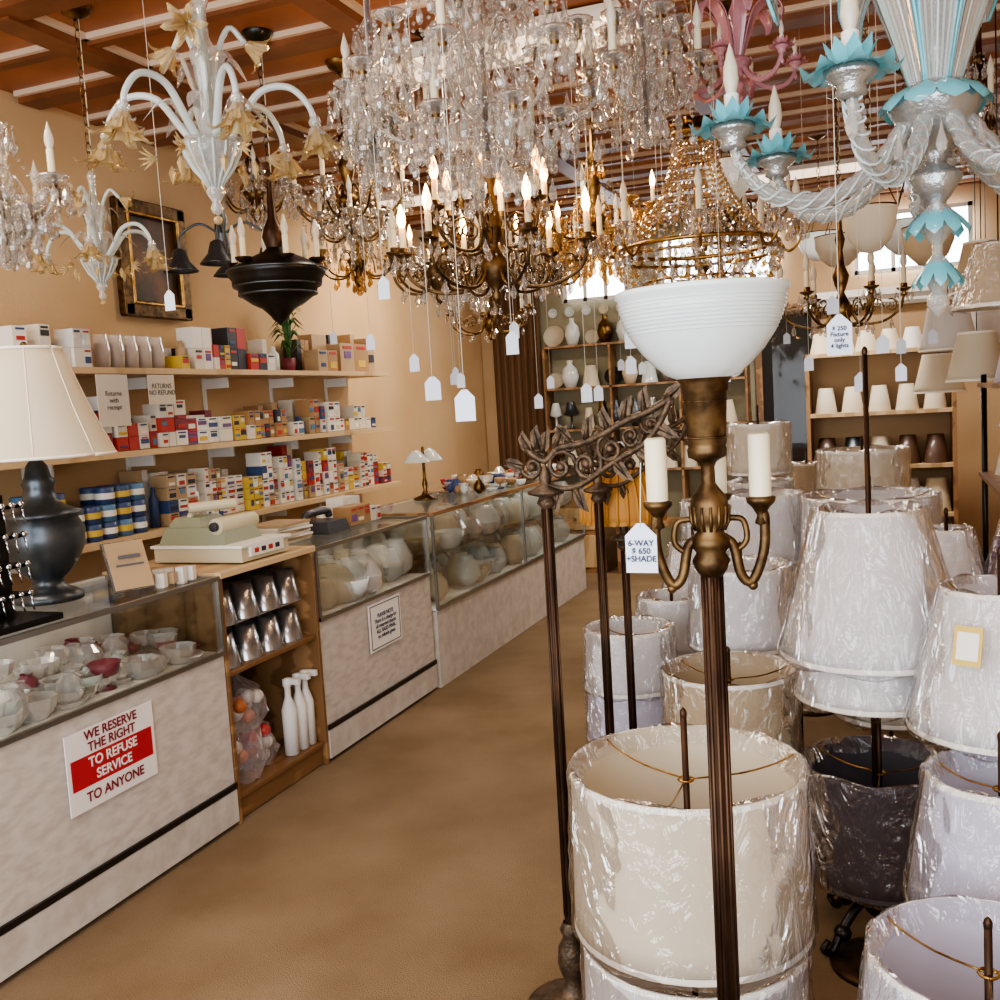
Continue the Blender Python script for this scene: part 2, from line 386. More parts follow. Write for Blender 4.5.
b.box((hx-.004,0,.73),(.005,l,.53),'caseglass'); b.box((-.02,0,.74),(w-.1,l-.03,.006),'caseglass'); b.box((0,0,1.0),(w,l,.007),'caseglass')
for z in(.46,1.0): b.box((hx,0,z),(.018,l,.022),'wood' if z>.9 else 'alu')
for y in(-hy,0,hy): b.box((hx,y,.73),(.016,.016,.54),'alu')
for y in(-hy,hy): b.box((0,y,.73),(w,.005,.54),'caseglass'); b.box((0,y,1.0),(w,.02,.022),'wood')
b.done()
b=M('open_wooden_cubby',((FX+BX)/2,3.505,0)); w=.564; hy=.345
for y in(-hy+.01,hy-.01): b.box((0,y,.5),(w,.02,1.0),'wood')
b.box((0,0,1.0),(w+.02,.69,.025),'woodlt'); b.box((0,0,.6),(w-.02,.65,.018),'wood'); b.box((0,0,.1),(w-.02,.65,.018),'wood'); b.box((-w/2+.01,0,.5),(.012,.65,.98),'wood'); b.box((w/2-.03,0,.05),(.015,.65,.09),'wood')
b.done(.002)
b=M('silver_sconce_shades',(-2.53,3.5,.61))
for i in range(4):
    for j in range(2):
        for z in(0,.175):
            b.lathe([(.07,0),(.045,.14),(.043,.14),(.067,0)],(-.12*j,-.235+i*.155+.03*j*(z>0),z),18,'silvershade')
b.box((-.08,0,.168),(.24,.6,.005),'clearglass')
b.done()
G['bag']=crystal_mat('thin_plastic_bag','#F2EEF0',.3,.12,'#FBF8F8')
b=M('plastic_bags_of_ornaments',(-2.6,3.37,.112))
for (cx,cy,cz,S) in((0,-.03,0,1.0),(-.02,.13,0,.8),(0,.03,.2,.85)):
    vs=[];fs=[];n=34; prof=[(.02,0),(.13,.0),(.155,.06),(.15,.13),(.13,.19),(.07,.23),(.03,.25),(.07,.29),(.1,.31)]
    for i,(r,z) in enumerate(prof):
        for j in range(n):
            a=2*pi*j/n; rr=r*S*(1+.1*random.uniform(-1,1)+.08*sin(j*1.1+i*1.9)); vs.append((cx+rr*cos(a)*.9,cy+rr*sin(a),cz+z*S+random.uniform(-.01,.01)*(i>0)))
    for i in range(len(prof)-1):
        for j in range(n): fs.append((i*n+j,i*n+(j+1)%n,(i+1)*n+(j+1)%n,(i+1)*n+j))
    b.add(vs,fs,'bag',False)
    for i in range(18):
        b.ball((cx+random.uniform(-.06,.09),cy+random.uniform(-.09,.09)*S,cz+random.uniform(.04,.16)),.03,random.choice(['c0','c10','c14','clearglass','c11','c7','c8']),10,6)
b.done()
b=M('spray_bottles',(-2.5,3.7,.112))
for y in(-.05,.03,.09): b.lathe([(0,0),(.033,0),(.034,.2),(.014,.26),(.014,.3),(.02,.31),(.02,.34),(0,.34)],(0,y,0),14,'white'); b.box((.03,y,.33),(.07,.02,.025),'white')
b.done()
def glassware(name,xa,xb,ya,yb,z,cnt,pal,smin=.04,smax=.08,kinds=(0,1,2,3)):
    b=M(name,((xa+xb)/2,(ya+yb)/2,z)); ox,oy=(xa+xb)/2,(ya+yb)/2
    for i in range(cnt):
        x=random.uniform(xa,xb)-ox;y=ya-oy+(yb-ya)*(i+random.uniform(.2,.8))/cnt; s=random.uniform(smin,smax); k=random.choice(kinds); m=random.choice(pal)
        pr=[[(0,0),(.5,.0),(.9,.5),(1,1.0),(.95,1),(.8,.5),(0,.1)],[(0,0),(.6,0),(.15,.15),(.12,.6),(.7,.9),(.9,1.6),(.85,1.6),(.6,1),(0,.7)],[(0,0),(.8,0),(1.2,.35),(1.15,.38),(.5,.15),(0,.1)],[(0,0),(.3,0),(.8,.6),(.7,1.3),(.35,1.7),(.4,1.8)],[(.45,0),(.85,.35),(.9,.9),(.6,1.5),(.42,1.75),(.4,1.75)]][k]
        b.lathe([(r*s,q*s) for r,q in pr],(x,y,0),16,m,k=8 if k not in(3,4) else 0,amp=.08,flat=m in('clearglass','crystal'))
    b.done()
glassware('cut_glass_bobeches',-2.93,-2.5,1.6,3.1,.705,190,['clearglass','clearglass','clearglass','crystal','clearglass','opal','clearglass','clearglass','clearglass','clearglass','c8'],.035,.07)
glassware('white_glass_globes',-2.86,-2.5,3.95,4.97,.675,44,['milk','milk','milk','fplain','clearglass'],.08,.12,(4,4,0,3))
glassware('glass_lamp_shades',-2.86,-2.5,5.15,7.95,.467,80,['milk','milk','milk','clearglass','fplain'],.08,.12,(4,4,0,3))
glassware('glass_lamp_shades',-2.86,-2.52,5.15,7.95,.745,80,['milk','milk','milk','clearglass','fplain'],.07,.11,(4,4,0,3))
glassware('counter_top_trinkets',-2.97,-2.5,6.2,7.9,1.004,110,['brass','milk','c4','c1','pewter','c12','c11','clearglass','c0','c5'],.03,.06)
b=M('refuse_service_sign',(FX+.006,2.52,.51)); b.box((0,0,0),(.004,.4,.262),'signwhite'); b.box((.0025,.0,-.006),(.002,.37,.1),'red'); o=b.done()
X=FX+.0105
for t_,z_,m_,s_ in(('WE RESERVE',.617,'darkred',.043),('THE RIGHT',.577,'darkred',.043),('TO REFUSE',.527,'signwhite',.045),('SERVICE',.481,'signwhite',.045),('TO ANYONE',.418,'darkred',.045)):
    text(o,t_,(X,2.52,z_),s_,m_,bold=.0009)
b=M('payment_notice',(FX+.006,4.46,.52)); b.box((0,0,0),(.004,.34,.24),'signwhite')
for s_ in(-1,1): b.box((.002,s_*.155,0),(.002,.006,.22),'greytxt'); b.box((.002,0,s_*.108),(.002,.31,.005),'greytxt')
o=b.done(); text(o,'PLEASE NOTE\nThere is a charge for\nall returned checks\nALL SALES FINAL\nno refunds given',(X,4.46,.52),.028,'ink',bold=.0003)
# ---------------------------------------------------------------- items on counter
b=M('table_lamp',(-2.80,2.68,1.0))
b.lathe([(0,0),(.115,0),(.115,.02),(.09,.035),(.06,.05),(.05,.075),(.07,.09),(.1,.12),(.135,.19),(.14,.25),(.12,.29),(.135,.3),(.135,.315),(.09,.33),(.06,.355),(.05,.4),(.058,.42),(.045,.44),(.035,.48),(.012,.51),(.012,.57)],n=32,m='pewter')
pr=[(.265,.51),(.24,.57),(.195,.67),(.155,.78),(.12,.885)]
b.lathe(pr+[(r-.004,z) for r,z in pr[::-1]],n=48,m='fplain')
for r,z in(pr[0],pr[-1]): b.ring((0,0,z),r,.006,'trimcream',40)
for i in range(8):
    a=2*pi*i/8; b.tube([(r*cos(a)*1.004,r*sin(a)*1.004,z) for r,z in pr],.0025,'trimcream',4)
b.tube([(0,0,.5),(0,0,.9)],.004,'brass'); b.ball((0,0,.9),.012,'brass')
b.done()
b=M('spoon_display_rack',(-2.58,2.28,1.002))
b.box((0,0,.01),(.22,.26,.02),'black')
for j in range(4):
    b.box((-.06,0,.08+.095*j),(.1,.26,.012),'black')
    for i in range(7): 
        y=-.11+i*.037; b.tube([(.0,y,.075+.095*j),(.012,y,.03+.095*j)],.003,'chrome',5); b.ball((0,y,.085+.095*j),.011,'chrome',8,6)
b.box((-.1,0,.2),(.01,.26,.4),'black'); b.done()
b=M('framed_certificate',(-2.575,2.83,1.003))
R=Matrix.Rotation(-.45,3,'Z')@Matrix.Rotation(-.45,3,'Y')
b.box((0,0,.095),(.012,.15,.19),'silvershade',R=R); b.box((.008,0.0,.098),(.005,.14,.18),'c12',R=R); b.box((.011,0,.13),(.004,.08,.012),'greytxt',R=R); b.box((.013,0,.1),(.004,.1,.006),'greytxt',R=R); b.box((.011,0,.08),(.004,.1,.006),'greytxt',R=R); b.box((-.07,.03,.05),(.01,.05,.1),'wood'); b.done()
b=M('business_card_blocks',(-2.53,3.03,1.002))
for i in range(8): b.box((-.06+(i%2)*.06,-.08+(i//2)*.055,.02),(.03,.035,.04+.012*(i%3)),'c7' if i%3 else 'c12',rz=.3)
b.done()
b=M('credit_card_imprinter',(-2.70,3.5,1.014))
b.box((.02,.02,.035),(.44,.34,.06),'beige'); b.box((.02,.02,.07),(.46,.36,.012),'white')
b.box((.2,.02,.045),(.1,.24,.045),'white')
for i in range(4): b.box((.251,-.06+i*.05,.045),(.004,.03,.02),'c9' if i%2 else 'c0')
b.box((-.02,0,.11),(.34,.26,.07),'mint',taper=.85); b.box((-.08,0,.16),(.18,.2,.05),'mint',taper=.7)
b.tube([(.1,-.12,.15),(.1,.14,.15)],.035,'beige',14); b.tube([(.1,-.14,.15),(.1,-.12,.15)],.02,'c9',10)
b.tube(cat([(-.08,-.06,.17),(-.06,-.04,.21),(.02,0,.225)],4),.014,'beige',8); b.tube([(-.06,-.08,.225),(.08,.06,.23)],.022,'beige',10)
b.done(.004)
b=M('paper_stack',(-2.75,4.05,1.0)); 
for i in range(8): b.box((random.uniform(-.01,.01),0,.006+.012*i),(.2,.26,.01),'c%d'%random.choice([1,7,12]),rz=random.uniform(-.2,.2))
b.done()
b=M('desk_telephone',(-2.72,4.4,1.0)); b.box((0,0,.03),(.2,.22,.06),'c9',taper=.85); b.tube(cat([(-.03,-.12,.07),(-.03,-.09,.1),(-.03,.09,.1),(-.03,.12,.07)],4),.02,'c9',8); b.done()
cartons('order_boxes',-2.8,4.62,5.0,.998,.12,[1,7,4,12],.1,1)
b=M('brass_bankers_lamp',(-2.85,5.9,1.004)); b.lathe([(0,0),(.08,0),(.08,.01),(.03,.03),(.012,.06),(.02,.1),(.01,.14),(.01,.34),(0,.35)],m='brass'); b.tube([(0,-.1,.28),(0,.1,.28)],.006,'brass'); b.lathe([(.09,.25),(.03,.32),(0,.33)],(0,-.1,0),16,'milk'); b.lathe([(.09,.25),(.03,.32),(0,.33)],(0,.1,0),16,'milk'); b.done()
# ---------------------------------------------------------------- shade lamps
def shade_geo(b,zt,rt,rb,h,m,spider='gold',bow=0,pleat=0,wrap=True):
    n=48
    pr=[(rt+(rb-rt)*t-bow*sin(pi*t),zt-h*t) for t in[i/6 for i in range(7)]]
    if pleat:
        for i in range(26):
            a=2*pi*i/26; b.tube([(r*1.01*cos(a),r*1.01*sin(a),z) for r,z in pr],.006,m,5)
    b.lathe(pr+[(r-.003,z) for r,z in pr[::-1]],n=n,m=m)
    tm='trimcream' if m not in('fgrey','fmauve','forange') else m
    b.lathe([(rt+.002,zt+.001),(rt+.0025,zt-.012)],n=n,m=tm); b.lathe([(rb+.001,zt-h+.012),(rb+.0025,zt-h-.001)],n=n,m=tm)
    if wrap and not pleat:
        N=110; K=20; vs=[];fs=[]; s1=random.uniform(0,6); s2=random.uniform(0,6); s3=random.uniform(0,6)
        rows=[(-.022,-.04),(-.004,.004)]+[(.005,-h*i/K) for i in range(K+1)]+[(-.006,-h-.012)]
        for i,(dr,dz) in enumerate(rows):
            t=min(1,max(0,-dz/h)); r0=rt+(rb-rt)*t if i>0 else rt
            for j in range(N):
                a=2*pi*j/N; w=0
                for kk,sl,ss,am in((6,5,s1,.7),(8,-7,s2,.6),(5,-11,s3,.6),(13,4,s1+s2,.45),(17,-3,s3+s1,.35)):
                    q=abs(sin(.5*(kk*a+sl*t+ss+.4*sin(3*a+5*t))))
                    if q<.5: w+=am*(1-q*2)
                rr=r0+dr+.0065*w*(1 if i>1 else .3)
                vs.append((rr*cos(a),rr*sin(a),zt+dz+.005*sin(7*a+s1)*(i in(0,1,len(rows)-1))))
        for i in range(len(rows)-1):
            for j in range(N): fs.append((i*N+j,i*N+(j+1)%N,(i+1)*N+(j+1)%N,(i+1)*N+j))
        b.add(vs,fs,'wrap')
    if spider:
        for i in range(3):
            a=2*pi*i/3+.5; b.tube(cat([(0,0,zt-.035),(rt*.5*cos(a),rt*.5*sin(a),zt-.035),(rt*.85*cos(a),rt*.85*sin(a),zt-.02),(rt*cos(a),rt*sin(a),zt-.004)],3),.0022,spider,5)
        b.ring((0,0,zt-.035),.016,.003,spider,12)
def stand(b,ztop,r=.007,m='bronze',base=.13,ornate=False):
    if ornate:
        b.tube([(0,0,.08),(0,0,ztop)],r,m,10); b.lathe([(.02,.06),(.05,.09),(.03,.12),(.015,.14)],m='black')
        for i in range(4):
            a=pi/4+i*pi/2; e=Vector((cos(a),sin(a),0)); Z=Vector((0,0,1))
            b.tube(cat([Z*.1+e*.02,Z*.13+e*.08,Z*.07+e*.15,Z*.015+e*.19,Z*.03+e*.22,Z*.05+e*.2],5),[.016-.0003*k for k in range(26)],'black',7)
            b.ball(e*.15+Z*.06,.025,'black',8,6)
    else:
        b.tube([(0,0,.02),(0,0,ztop)],r,m,10); b.lathe([(0,0),(base,0),(base,.012),(base*.8,.02),(.03,.035),(.015,.06),(.009,.08)],m=m,n=28)
    b.lathe([(0,ztop+.012),(.006,ztop+.006),(r+.001,ztop),(r,ztop-.01)],m=m,n=10)
SH=[
('drum_shade_floor_lamp',-.42,2.04,.82,.243,.25,.345,'fcream',.93,[(.44,.235,.24,.3,'fwhite')]),
('charcoal_shade_floor_lamp',-.05,2.93,.53,.205,.195,.33,'fgrey',.79,[]),
('empire_shade_floor_lamp',-.06,2.78,1.27,.135,.235,.385,'fwhite',1.68,[(.97,.15,.2,.2,'fwhite')]),
('empire_shade_floor_lamp',.225,2.50,1.12,.125,.205,.33,'fwhite',1.2,[]),
('tapered_shade_floor_lamp',.20,2.25,.77,.145,.19,.29,'flilac',.85,[]),
('tapered_shade_floor_lamp',.135,1.78,.625,.19,.225,.3,'flilac',.68,[]),
('drum_shade_floor_lamp',-.50,3.52,.99,.17,.185,.28,'fwhite',1.06,[]),
('drum_shade_floor_lamp',-.485,3.07,.743,.2,.21,.28,'fbeige',.8,[(.42,.19,.2,.2,'fcream')]),
('drum_shade_floor_lamp',-.90,3.48,.77,.155,.17,.22,'fwhite',.82,[(.56,.16,.17,.2,'flilac')]),
('drum_shade_floor_lamp',-.83,3.9,.80,.13,.14,.22,'fwhite',.86,[]),
('drum_shade_floor_lamp',-.555,4.59,1.13,.18,.195,.3,'fwhite',1.2,[(.78,.18,.2,.25,'fwhite')]),
('drum_shade_floor_lamp',-.09,4.45,1.13,.27,.29,.33,'fwhite',1.2,[(.76,.25,.26,.3,'fcream')]),
('drum_shade_floor_lamp',-.15,5.73,1.24,.23,.24,.25,'fcream',1.3,[]),
('drum_shade_floor_lamp',-.67,5.55,1.41,.165,.165,.27,'fcream',1.5,[(1.1,.17,.17,.3,'fwhite')]),
('drum_shade_floor_lamp',-.5,6.54,1.115,.11,.12,.22,'fbeige',1.2,[]),
('empire_shade_floor_lamp',.17,3.75,1.08,.08,.14,.25,'fwhite',1.14,[]),
('drum_shade_floor_lamp',-.83,5.0,1.06,.16,.17,.3,'fwhite',1.15,[]),
('empire_shade_floor_lamp',-.83,4.4,.93,.1,.15,.26,'fwhite',1.0,[]),
('mauve_shade_floor_lamp',.42,3.75,1.12,.07,.15,.26,'fmauve',1.16,[(.84,.08,.15,.25,'fmauve')]),
('drum_shade_floor_lamp',-.02,3.42,.80,.17,.18,.28,'fcream',.86,[]),
('drum_shade_floor_lamp',.42,3.2,.93,.15,.2,.3,'fwhite',.98,[]),
('empire_shade_floor_lamp',-.4,5.05,.95,.12,.18,.28,'fbeige',1.0,[]),
('drum_shade_floor_lamp',-.35,3.95,.72,.17,.18,.28,'fwhite',.78,[]),
('empire_shade_floor_lamp',.5,2.8,.72,.14,.2,.28,'fwhite',.76,[]),
]
for nm,x,y,zt,rt,rb,h,m,pt,tiers in SH:
    b=M(nm,(x,y,0)); shade_geo(b,zt,rt,rb,h,m)
    for t in tiers: shade_geo(b,*t[:4],t[4],spider=None)
    stand(b,pt,ornate=(nm[:4]=='char'))
    if (x,y)==(.225,2.50):
        R=Matrix.Rotation(-2.0,3,'Z')@Matrix.Rotation(-.24,3,'Y')
        b.box((-.081,-.177,1.02),(.003,.06,.085),'c6',R=R); b.box((-.0815,-.1795,1.02),(.003,.046,.06),'c7',R=R)
    b.done()
# ---------------------------------------------------------------- bronze torchiere with milk glass bowl
b=M('bronze_torchiere_floor_lamp',(-.263,1.54,0))
b.lathe([(0,0),(.14,0),(.145,.015),(.13,.03),(.09,.04),(.06,.06),(.03,.08),(.025,.12),(.035,.15),(.02,.18),(.016,.22)],m='bronze',n=32)
b.lathe([(.0155,.2),(.0145,1.33)],n=20,m='bronze')
for i in range(9):
    a=2*pi*i/9; b.tube([(.0155*cos(a),.0155*sin(a),.22),(.0145*cos(a),.0145*sin(a),1.33)],.0036,'bronze',6)
b.lathe([(.017,1.315),(.024,1.325),(.029,1.34),(.022,1.352),(.03,1.362),(.029,1.375),(.02,1.385),(.028,1.40),(.03,1.42),(.026,1.44),(.016,1.452),(.011,1.46),(.0105,1.485),(.014,1.492),(.022,1.497),(.029,1.50),(.03,1.512),(.028,1.516),(.0295,1.52),(.033,1.598),(.036,1.602),(.036,1.612),(.042,1.62)],n=32,m='antique')
for z in(1.53,1.585): b.ring((0,0,z),.032,.0015,'antique',32)
for i in range(14):
    a=2*pi*i/14; b.tube([(.03*cos(a),.03*sin(a),1.425),(.0285*cos(a),.0285*sin(a),1.40),(.022*cos(a),.022*sin(a),1.387)],.0028,'antique',5)
pb=[(.042,1.62),(.056,1.626),(.072,1.64),(.091,1.66),(.107,1.683),(.118,1.706),(.124,1.727),(.126,1.742),(.13,1.745),(.13,1.752),(.125,1.754)]
b.lathe(pb+[(.119,1.74),(.1,1.69),(.06,1.645),(.035,1.635)],n=64,m='milk')
for i in range(9):
    z=1.69+i*.0055
    for k in range(len(pb)-1):
        if pb[k][1]<=z<=pb[k+1][1]: r=pb[k][0]+(pb[k+1][0]-pb[k][0])*(z-pb[k][1])/(pb[k+1][1]-pb[k][1])
    b.ring((0,0,z),r-.0004,.0016,'milk',64,5)
Z=Vector((0,0,1))
for i,a in enumerate((radians(196),radians(16),radians(90))):
    e=Vector((cos(a),sin(a),0)); L=.078; U=.034
    b.tube(cat([Z*1.375+e*.02,Z*1.36+e*.035,Z*1.315+e*.045,Z*1.305+e*.062,Z*1.35+e*.08,Z*1.40+e*.083,Z*(1.38+U)+e*L],6),[.008]*37,'antique',8)
    b.tube(cat([Z*1.405+e*.028,Z*1.40+e*.05,Z*1.37+e*.055,Z*1.355+e*.04,Z*1.365+e*.032],5),.005,'antique',7)
    b.ball(e*.062+Z*1.298,.008,'antique',8,6)
    b.lathe([(0,1.355+U),(.01,1.36+U),(.006,1.372+U),(.014,1.385+U),(.021,1.392+U),(.023,1.4+U),(.018,1.402+U),(0,1.4+U)],e*L,18,'antique')
    b.lathe([(.0165,1.4+U),(.0165,1.495+U),(.013,1.499+U),(.011,1.49+U),(0,1.485+U)],e*L,20,'candle')
b.done()
def tag(loc,w,h,txt=None,top=None,dx=0,size=.02):
    x,y,z=loc; b=M('price_tag',loc); c=h*.25
    vs=[(-w/2,0,-h/2),(w/2,0,-h/2),(w/2,0,h/2-c),(w/2-c,0,h/2),(-w/2+c,0,h/2),(-w/2,0,h/2-c)]
    vs2=[(a,.0015,q) for a,_,q in vs]; b.add(vs+vs2,[(0,1,2,3,4,5),(11,10,9,8,7,6)]+[(i,(i+1)%6,(i+1)%6+6,i+6) for i in range(6)],'paper',False)
    b.tube([(0,0,h/2-.006),(dx,0.0,(top or CEIL)-z)],.0008 if y<2.2 else .0011,'string',4)
    o=b.done()
    if txt: text(o,txt,(x,y-.002,z-h*.06),size,'ink',rot=(pi/2,0,0),bold=.0002)
tag((-.352,1.455,1.372),.048,.075,'6-WAY\n$ 650\n+SHADE',1.5,.005,.0125)
tag((-.096,2.22,1.70),.05,.085,'$ 250\nFixture\nonly\n4 lights',None,0,.0125)
tag((-1.50,2.90,1.99),.04,.075); tag((-1.36,2.92,1.66),.055,.075); tag((-.909,2.12,1.60),.05,.072); tag((-1.118,3.02,1.79),.042,.075)
for x,y,z in((-.95,3.9,1.72),(-1.2,4.3,1.62),(-.9,4.3,1.85),(-1.55,4.5,1.6),(-1.75,5.3,1.7),(-1.3,5.6,1.75),(-1.0,5.6,1.6),(-1.6,6.3,1.8),(-.55,4.2,1.75),(-.35,4.9,1.7),(-.6,6.6,1.9),(-1.2,6.4,1.95),(.05,4.9,1.75),
    (-2.1,3.9,1.9),(-1.75,3.6,1.78),(-1.9,4.4,1.72),(-2.2,5.0,1.75),(-2.45,5.6,1.8),(-.5,3.3,1.66),(-.2,4.1,1.9),(-.75,4.9,1.95),(-1.45,3.95,1.9),(-2.75,4.7,2.0),(-1.02,5.0,1.98),(-2.3,2.85,2.02),(-1.05,3.6,1.62),(-.85,3.5,1.8),(-.1,3.9,1.6),(.2,5.4,1.8)): tag((x,y,z),.042,.07)
tag((.03,3.1,1.62),.03,.05); tag((-.02,3.6,1.72),.04,.06)
# ---------------------------------------------------------------- bridge floor lamps with scroll arms
def bridge(name,loc,ht,scroll=True,ang=0,r=.0125):
    b=M(name,loc)
    b.lathe([(0,0),(.12,0),(.125,.012),(.11,.02),(.07,.03),(.035,.05),(.022,.08),(.03,.1),(.038,.13),(.034,.17),(.02,.2),(.028,.22),(.018,.24)],n=28,m='iron')
    b.lathe([(r+.001,.2),(r-.001,ht)],n=14,m='bronze')
    for i in range(7):
        a=2*pi*i/7; b.tube([(r*cos(a),r*sin(a),.26),(r*cos(a),r*sin(a),ht-.03)],.0028,'bronze',5)
    b.lathe([(r,ht-.03),(.025,ht-.015),(.018,ht),(.046,ht+.008),(.046,ht+.016),(.014,ht+.03),(.016,ht+.05),(.008,ht+.07),(.0,ht+.09)],m='iron',n=18)
    if scroll:
        e=Vector((cos(ang),sin(ang),0)); O=Z*(ht+.03)
        def T(pts,r0=.006): b.tube(cat([O+e*u+Z*v for u,v in pts],5),r0,'iron',6)
        T([(-.05,.09),(0,.06),(.04,.09),(.1,.1),(.16,.12),(.22,.15),(.28,.17),(.34,.2)],.009)
        T([(0,0),(.05,-.01),(.1,.0),(.15,.03),(.2,.06),(.26,.09),(.3,.13),(.34,.2)],.008)
        def spiral(u,v,R0,sg=1,tr=.007,ph=0):
            b.tube([O+e*(u+R0*(1-t/16)*cos(ph+sg*t*.62))+Z*(v+R0*(1-t/16)*sin(ph+sg*t*.62)) for t in range(15)],tr,'iron',6)
            b.ball(O+e*u+Z*v,tr*1.9,'iron',8,6)
        spiral(.045,.045,.045); spiral(.115,.05,.046,-1,.007,1); spiral(.18,.085,.038,1,.006,2); spiral(.235,.115,.03,-1,.005,0); spiral(.285,.14,.024,1,.005,3); spiral(-.035,.045,.032,1,.006,3)
        spiral(.075,.1,.022,1,.004,2); spiral(.15,.12,.02,-1,.004,2)
        for u,v,a in((-.05,.1,2.0),(-.02,.11,1.7),(.0,.1,1.3),(.06,.12,2.3),(.12,.13,1.4),(.17,.15,1.9),(.22,.17,1.3),(.27,.19,1.6),(-.08,.05,2.8),(.34,.21,.6),(.09,-.03,-1.2),(.2,.04,-.9),(.03,-.03,-1.8),(.04,.11,1.1),(.26,.08,-.8),(.31,.13,-.6)):
            d=e*cos(a)+Z*sin(a); p=O+e*u+Z*v; sd=Vector((-e.y,e.x,0))
            b.ribbon([p-d*.025,p,p+d*.025,p+d*.042+e*.01],[.006,.016,.012,.001],d.cross(sd).normalized(),'iron')
            b.tube([p-d*.02,p+d*.035],[.009,.001],'iron',5)
        tip=O+e*.34+Z*.2
        b.tube([tip,tip-Z*.02],.006,'iron')
    return b
b=bridge('ornate_bridge_floor_lamp',(-.81,2.37,0),1.36,ang=radians(-8)); b.done()
b=bridge('ornate_bridge_floor_lamp',(-.86,3.02,0),1.30,ang=radians(40)); b.done()
b=bridge('amber_shade_floor_lamp',(-.83,3.2,0),1.12,scroll=False,r=.011)
shade_geo(b,1.36,.085,.135,.17,'forange',pleat=1,bow=-.02); b.tube([(0,0,1.1),(0,0,1.42)],.008,'brass'); b.lathe([(0,1.45),(.02,1.43),(.03,1.39),(.05,1.365)],m='bronze')
b.done()
# ---------------------------------------------------------------- back shelf unit and right side shades
b=M('shade_shelf_unit',(-.08,8.5,0))
for x in(-.53,.53): b.box((x,0,.92),(.03,.36,1.84),'wood')
for z in(.15,.55,.93,1.35,1.82): b.box((0,0,z),(1.03,.36,.03),'woodlt')
b.box((0,.17,.92),(1.03,.02,1.84),'backwall')
for z,pal,s in((1.365,['fplain','fcream'],1),(.945,['fbrown','pewter','fplain','fbrown'],1.1),(.565,['fwhite','fcream','fbeige'],1.3),(.165,['fwhite','fcream'],1.3)):
    for i in range(5):
        x=-.4+.2*i; m=pal[i%len(pal)]; b.lathe([(.095*s*.9,z),(.055*s,z+.2*s),(.052*s,z+.2*s),(.09*s*.9,z)],(x,-.06,0),20,m)
for i in range(6): b.lathe([(.09,1.836),(.05,2.0)],(-.43+.17*i,0,0),18,['fcream','fwhite','fplain'][i%3])
b.done()
def pend(x,y,zt,rt,rb,h,m,name='hanging_lampshade'):
    b=M(name,(x,y,0)); shade_geo(b,zt,rt,rb,h,m,wrap=y<5.5); b.tube([(0,0,zt-.035),(0,0,CEIL)],.0025,'black',5); b.done()
for a in((.42,5.75,1.82,.09,.15,.25,'fcream'),(.43,5.55,2.25,.08,.14,.25,'fbeige'),(.36,3.95,2.05,.07,.15,.22,'fbeige'),(.32,6.4,2.0,.11,.16,.25,'fwhite'),(.72,6.4,1.7,.1,.14,.4,'flilac'),
    (.3,7.2,1.75,.1,.16,.25,'fcream'),(.6,7.4,2.1,.12,.18,.3,'fwhite')):
    pend(*a)
b=M('stacked_lampshade_rack',(.62,4.75,0))
for x in(-.2,.2):
    for y in(-.62,.62): b.tube([(x,y,0),(x,y,1.6)],.014,'black',8)
for z in(.15,.65,1.12,1.55):
    b.box((0,0,z),(.45,1.3,.02),'wood')
for z in(.16,.66,1.13,1.56):
    for i in range(4): b.lathe([(.15,0),(.09,.28),(.087,.28),(.147,0)],(-.02,-.47+.31*i,z),24,['fwhite','fmauve','fcream','flilac','fbeige'][(i+int(z*7))%5])
b.done()
# ---------------------------------------------------------------- chandeliers
def rad(a): return Vector((cos(a),sin(a),0))
def rot_to(d): return Vector(d).to_track_quat('Z','Y').to_matrix()
def hang(b,z0,z,m='brass'):
    b.chain(z0,CEIL-z-.03,m=m); b.lathe([(0.012,-.05),(.05,-.03),(.065,-.004),(.065,0)],(0,0,CEIL-z),18,m)
    b.tube([(0.01,0,z0),(.012,0,CEIL-z-.03)],.0018,'candle',4)
def flower(b,p,d,s,m,k=6):
    R=rot_to(d); p=Vector(p)
    b.lathe([(.008,0),(.02,.012),(.03,.04),(.045,.075)],p,24,m,k=k,amp=.25,R=R,sc=s)
    for i in range(k):
        a=2*pi*i/k; u=R@Vector((cos(a),sin(a),0)); w=R@Vector((0,0,1)); sd=R@Vector((-sin(a),cos(a),0))
        b.ribbon([p+w*.03*s+u*.025*s,p+w*.07*s+u*.045*s,p+w*.085*s+u*.075*s,p+w*.07*s+u*.095*s],[.012*s,.018*s,.013*s,.001],sd,m,cup=.3)
        b.tube([p+w*.02*s,p+w*.075*s+u*.05*s,p+w*.08*s+u*.09*s],[.004*s,.003*s,.001],m,4)
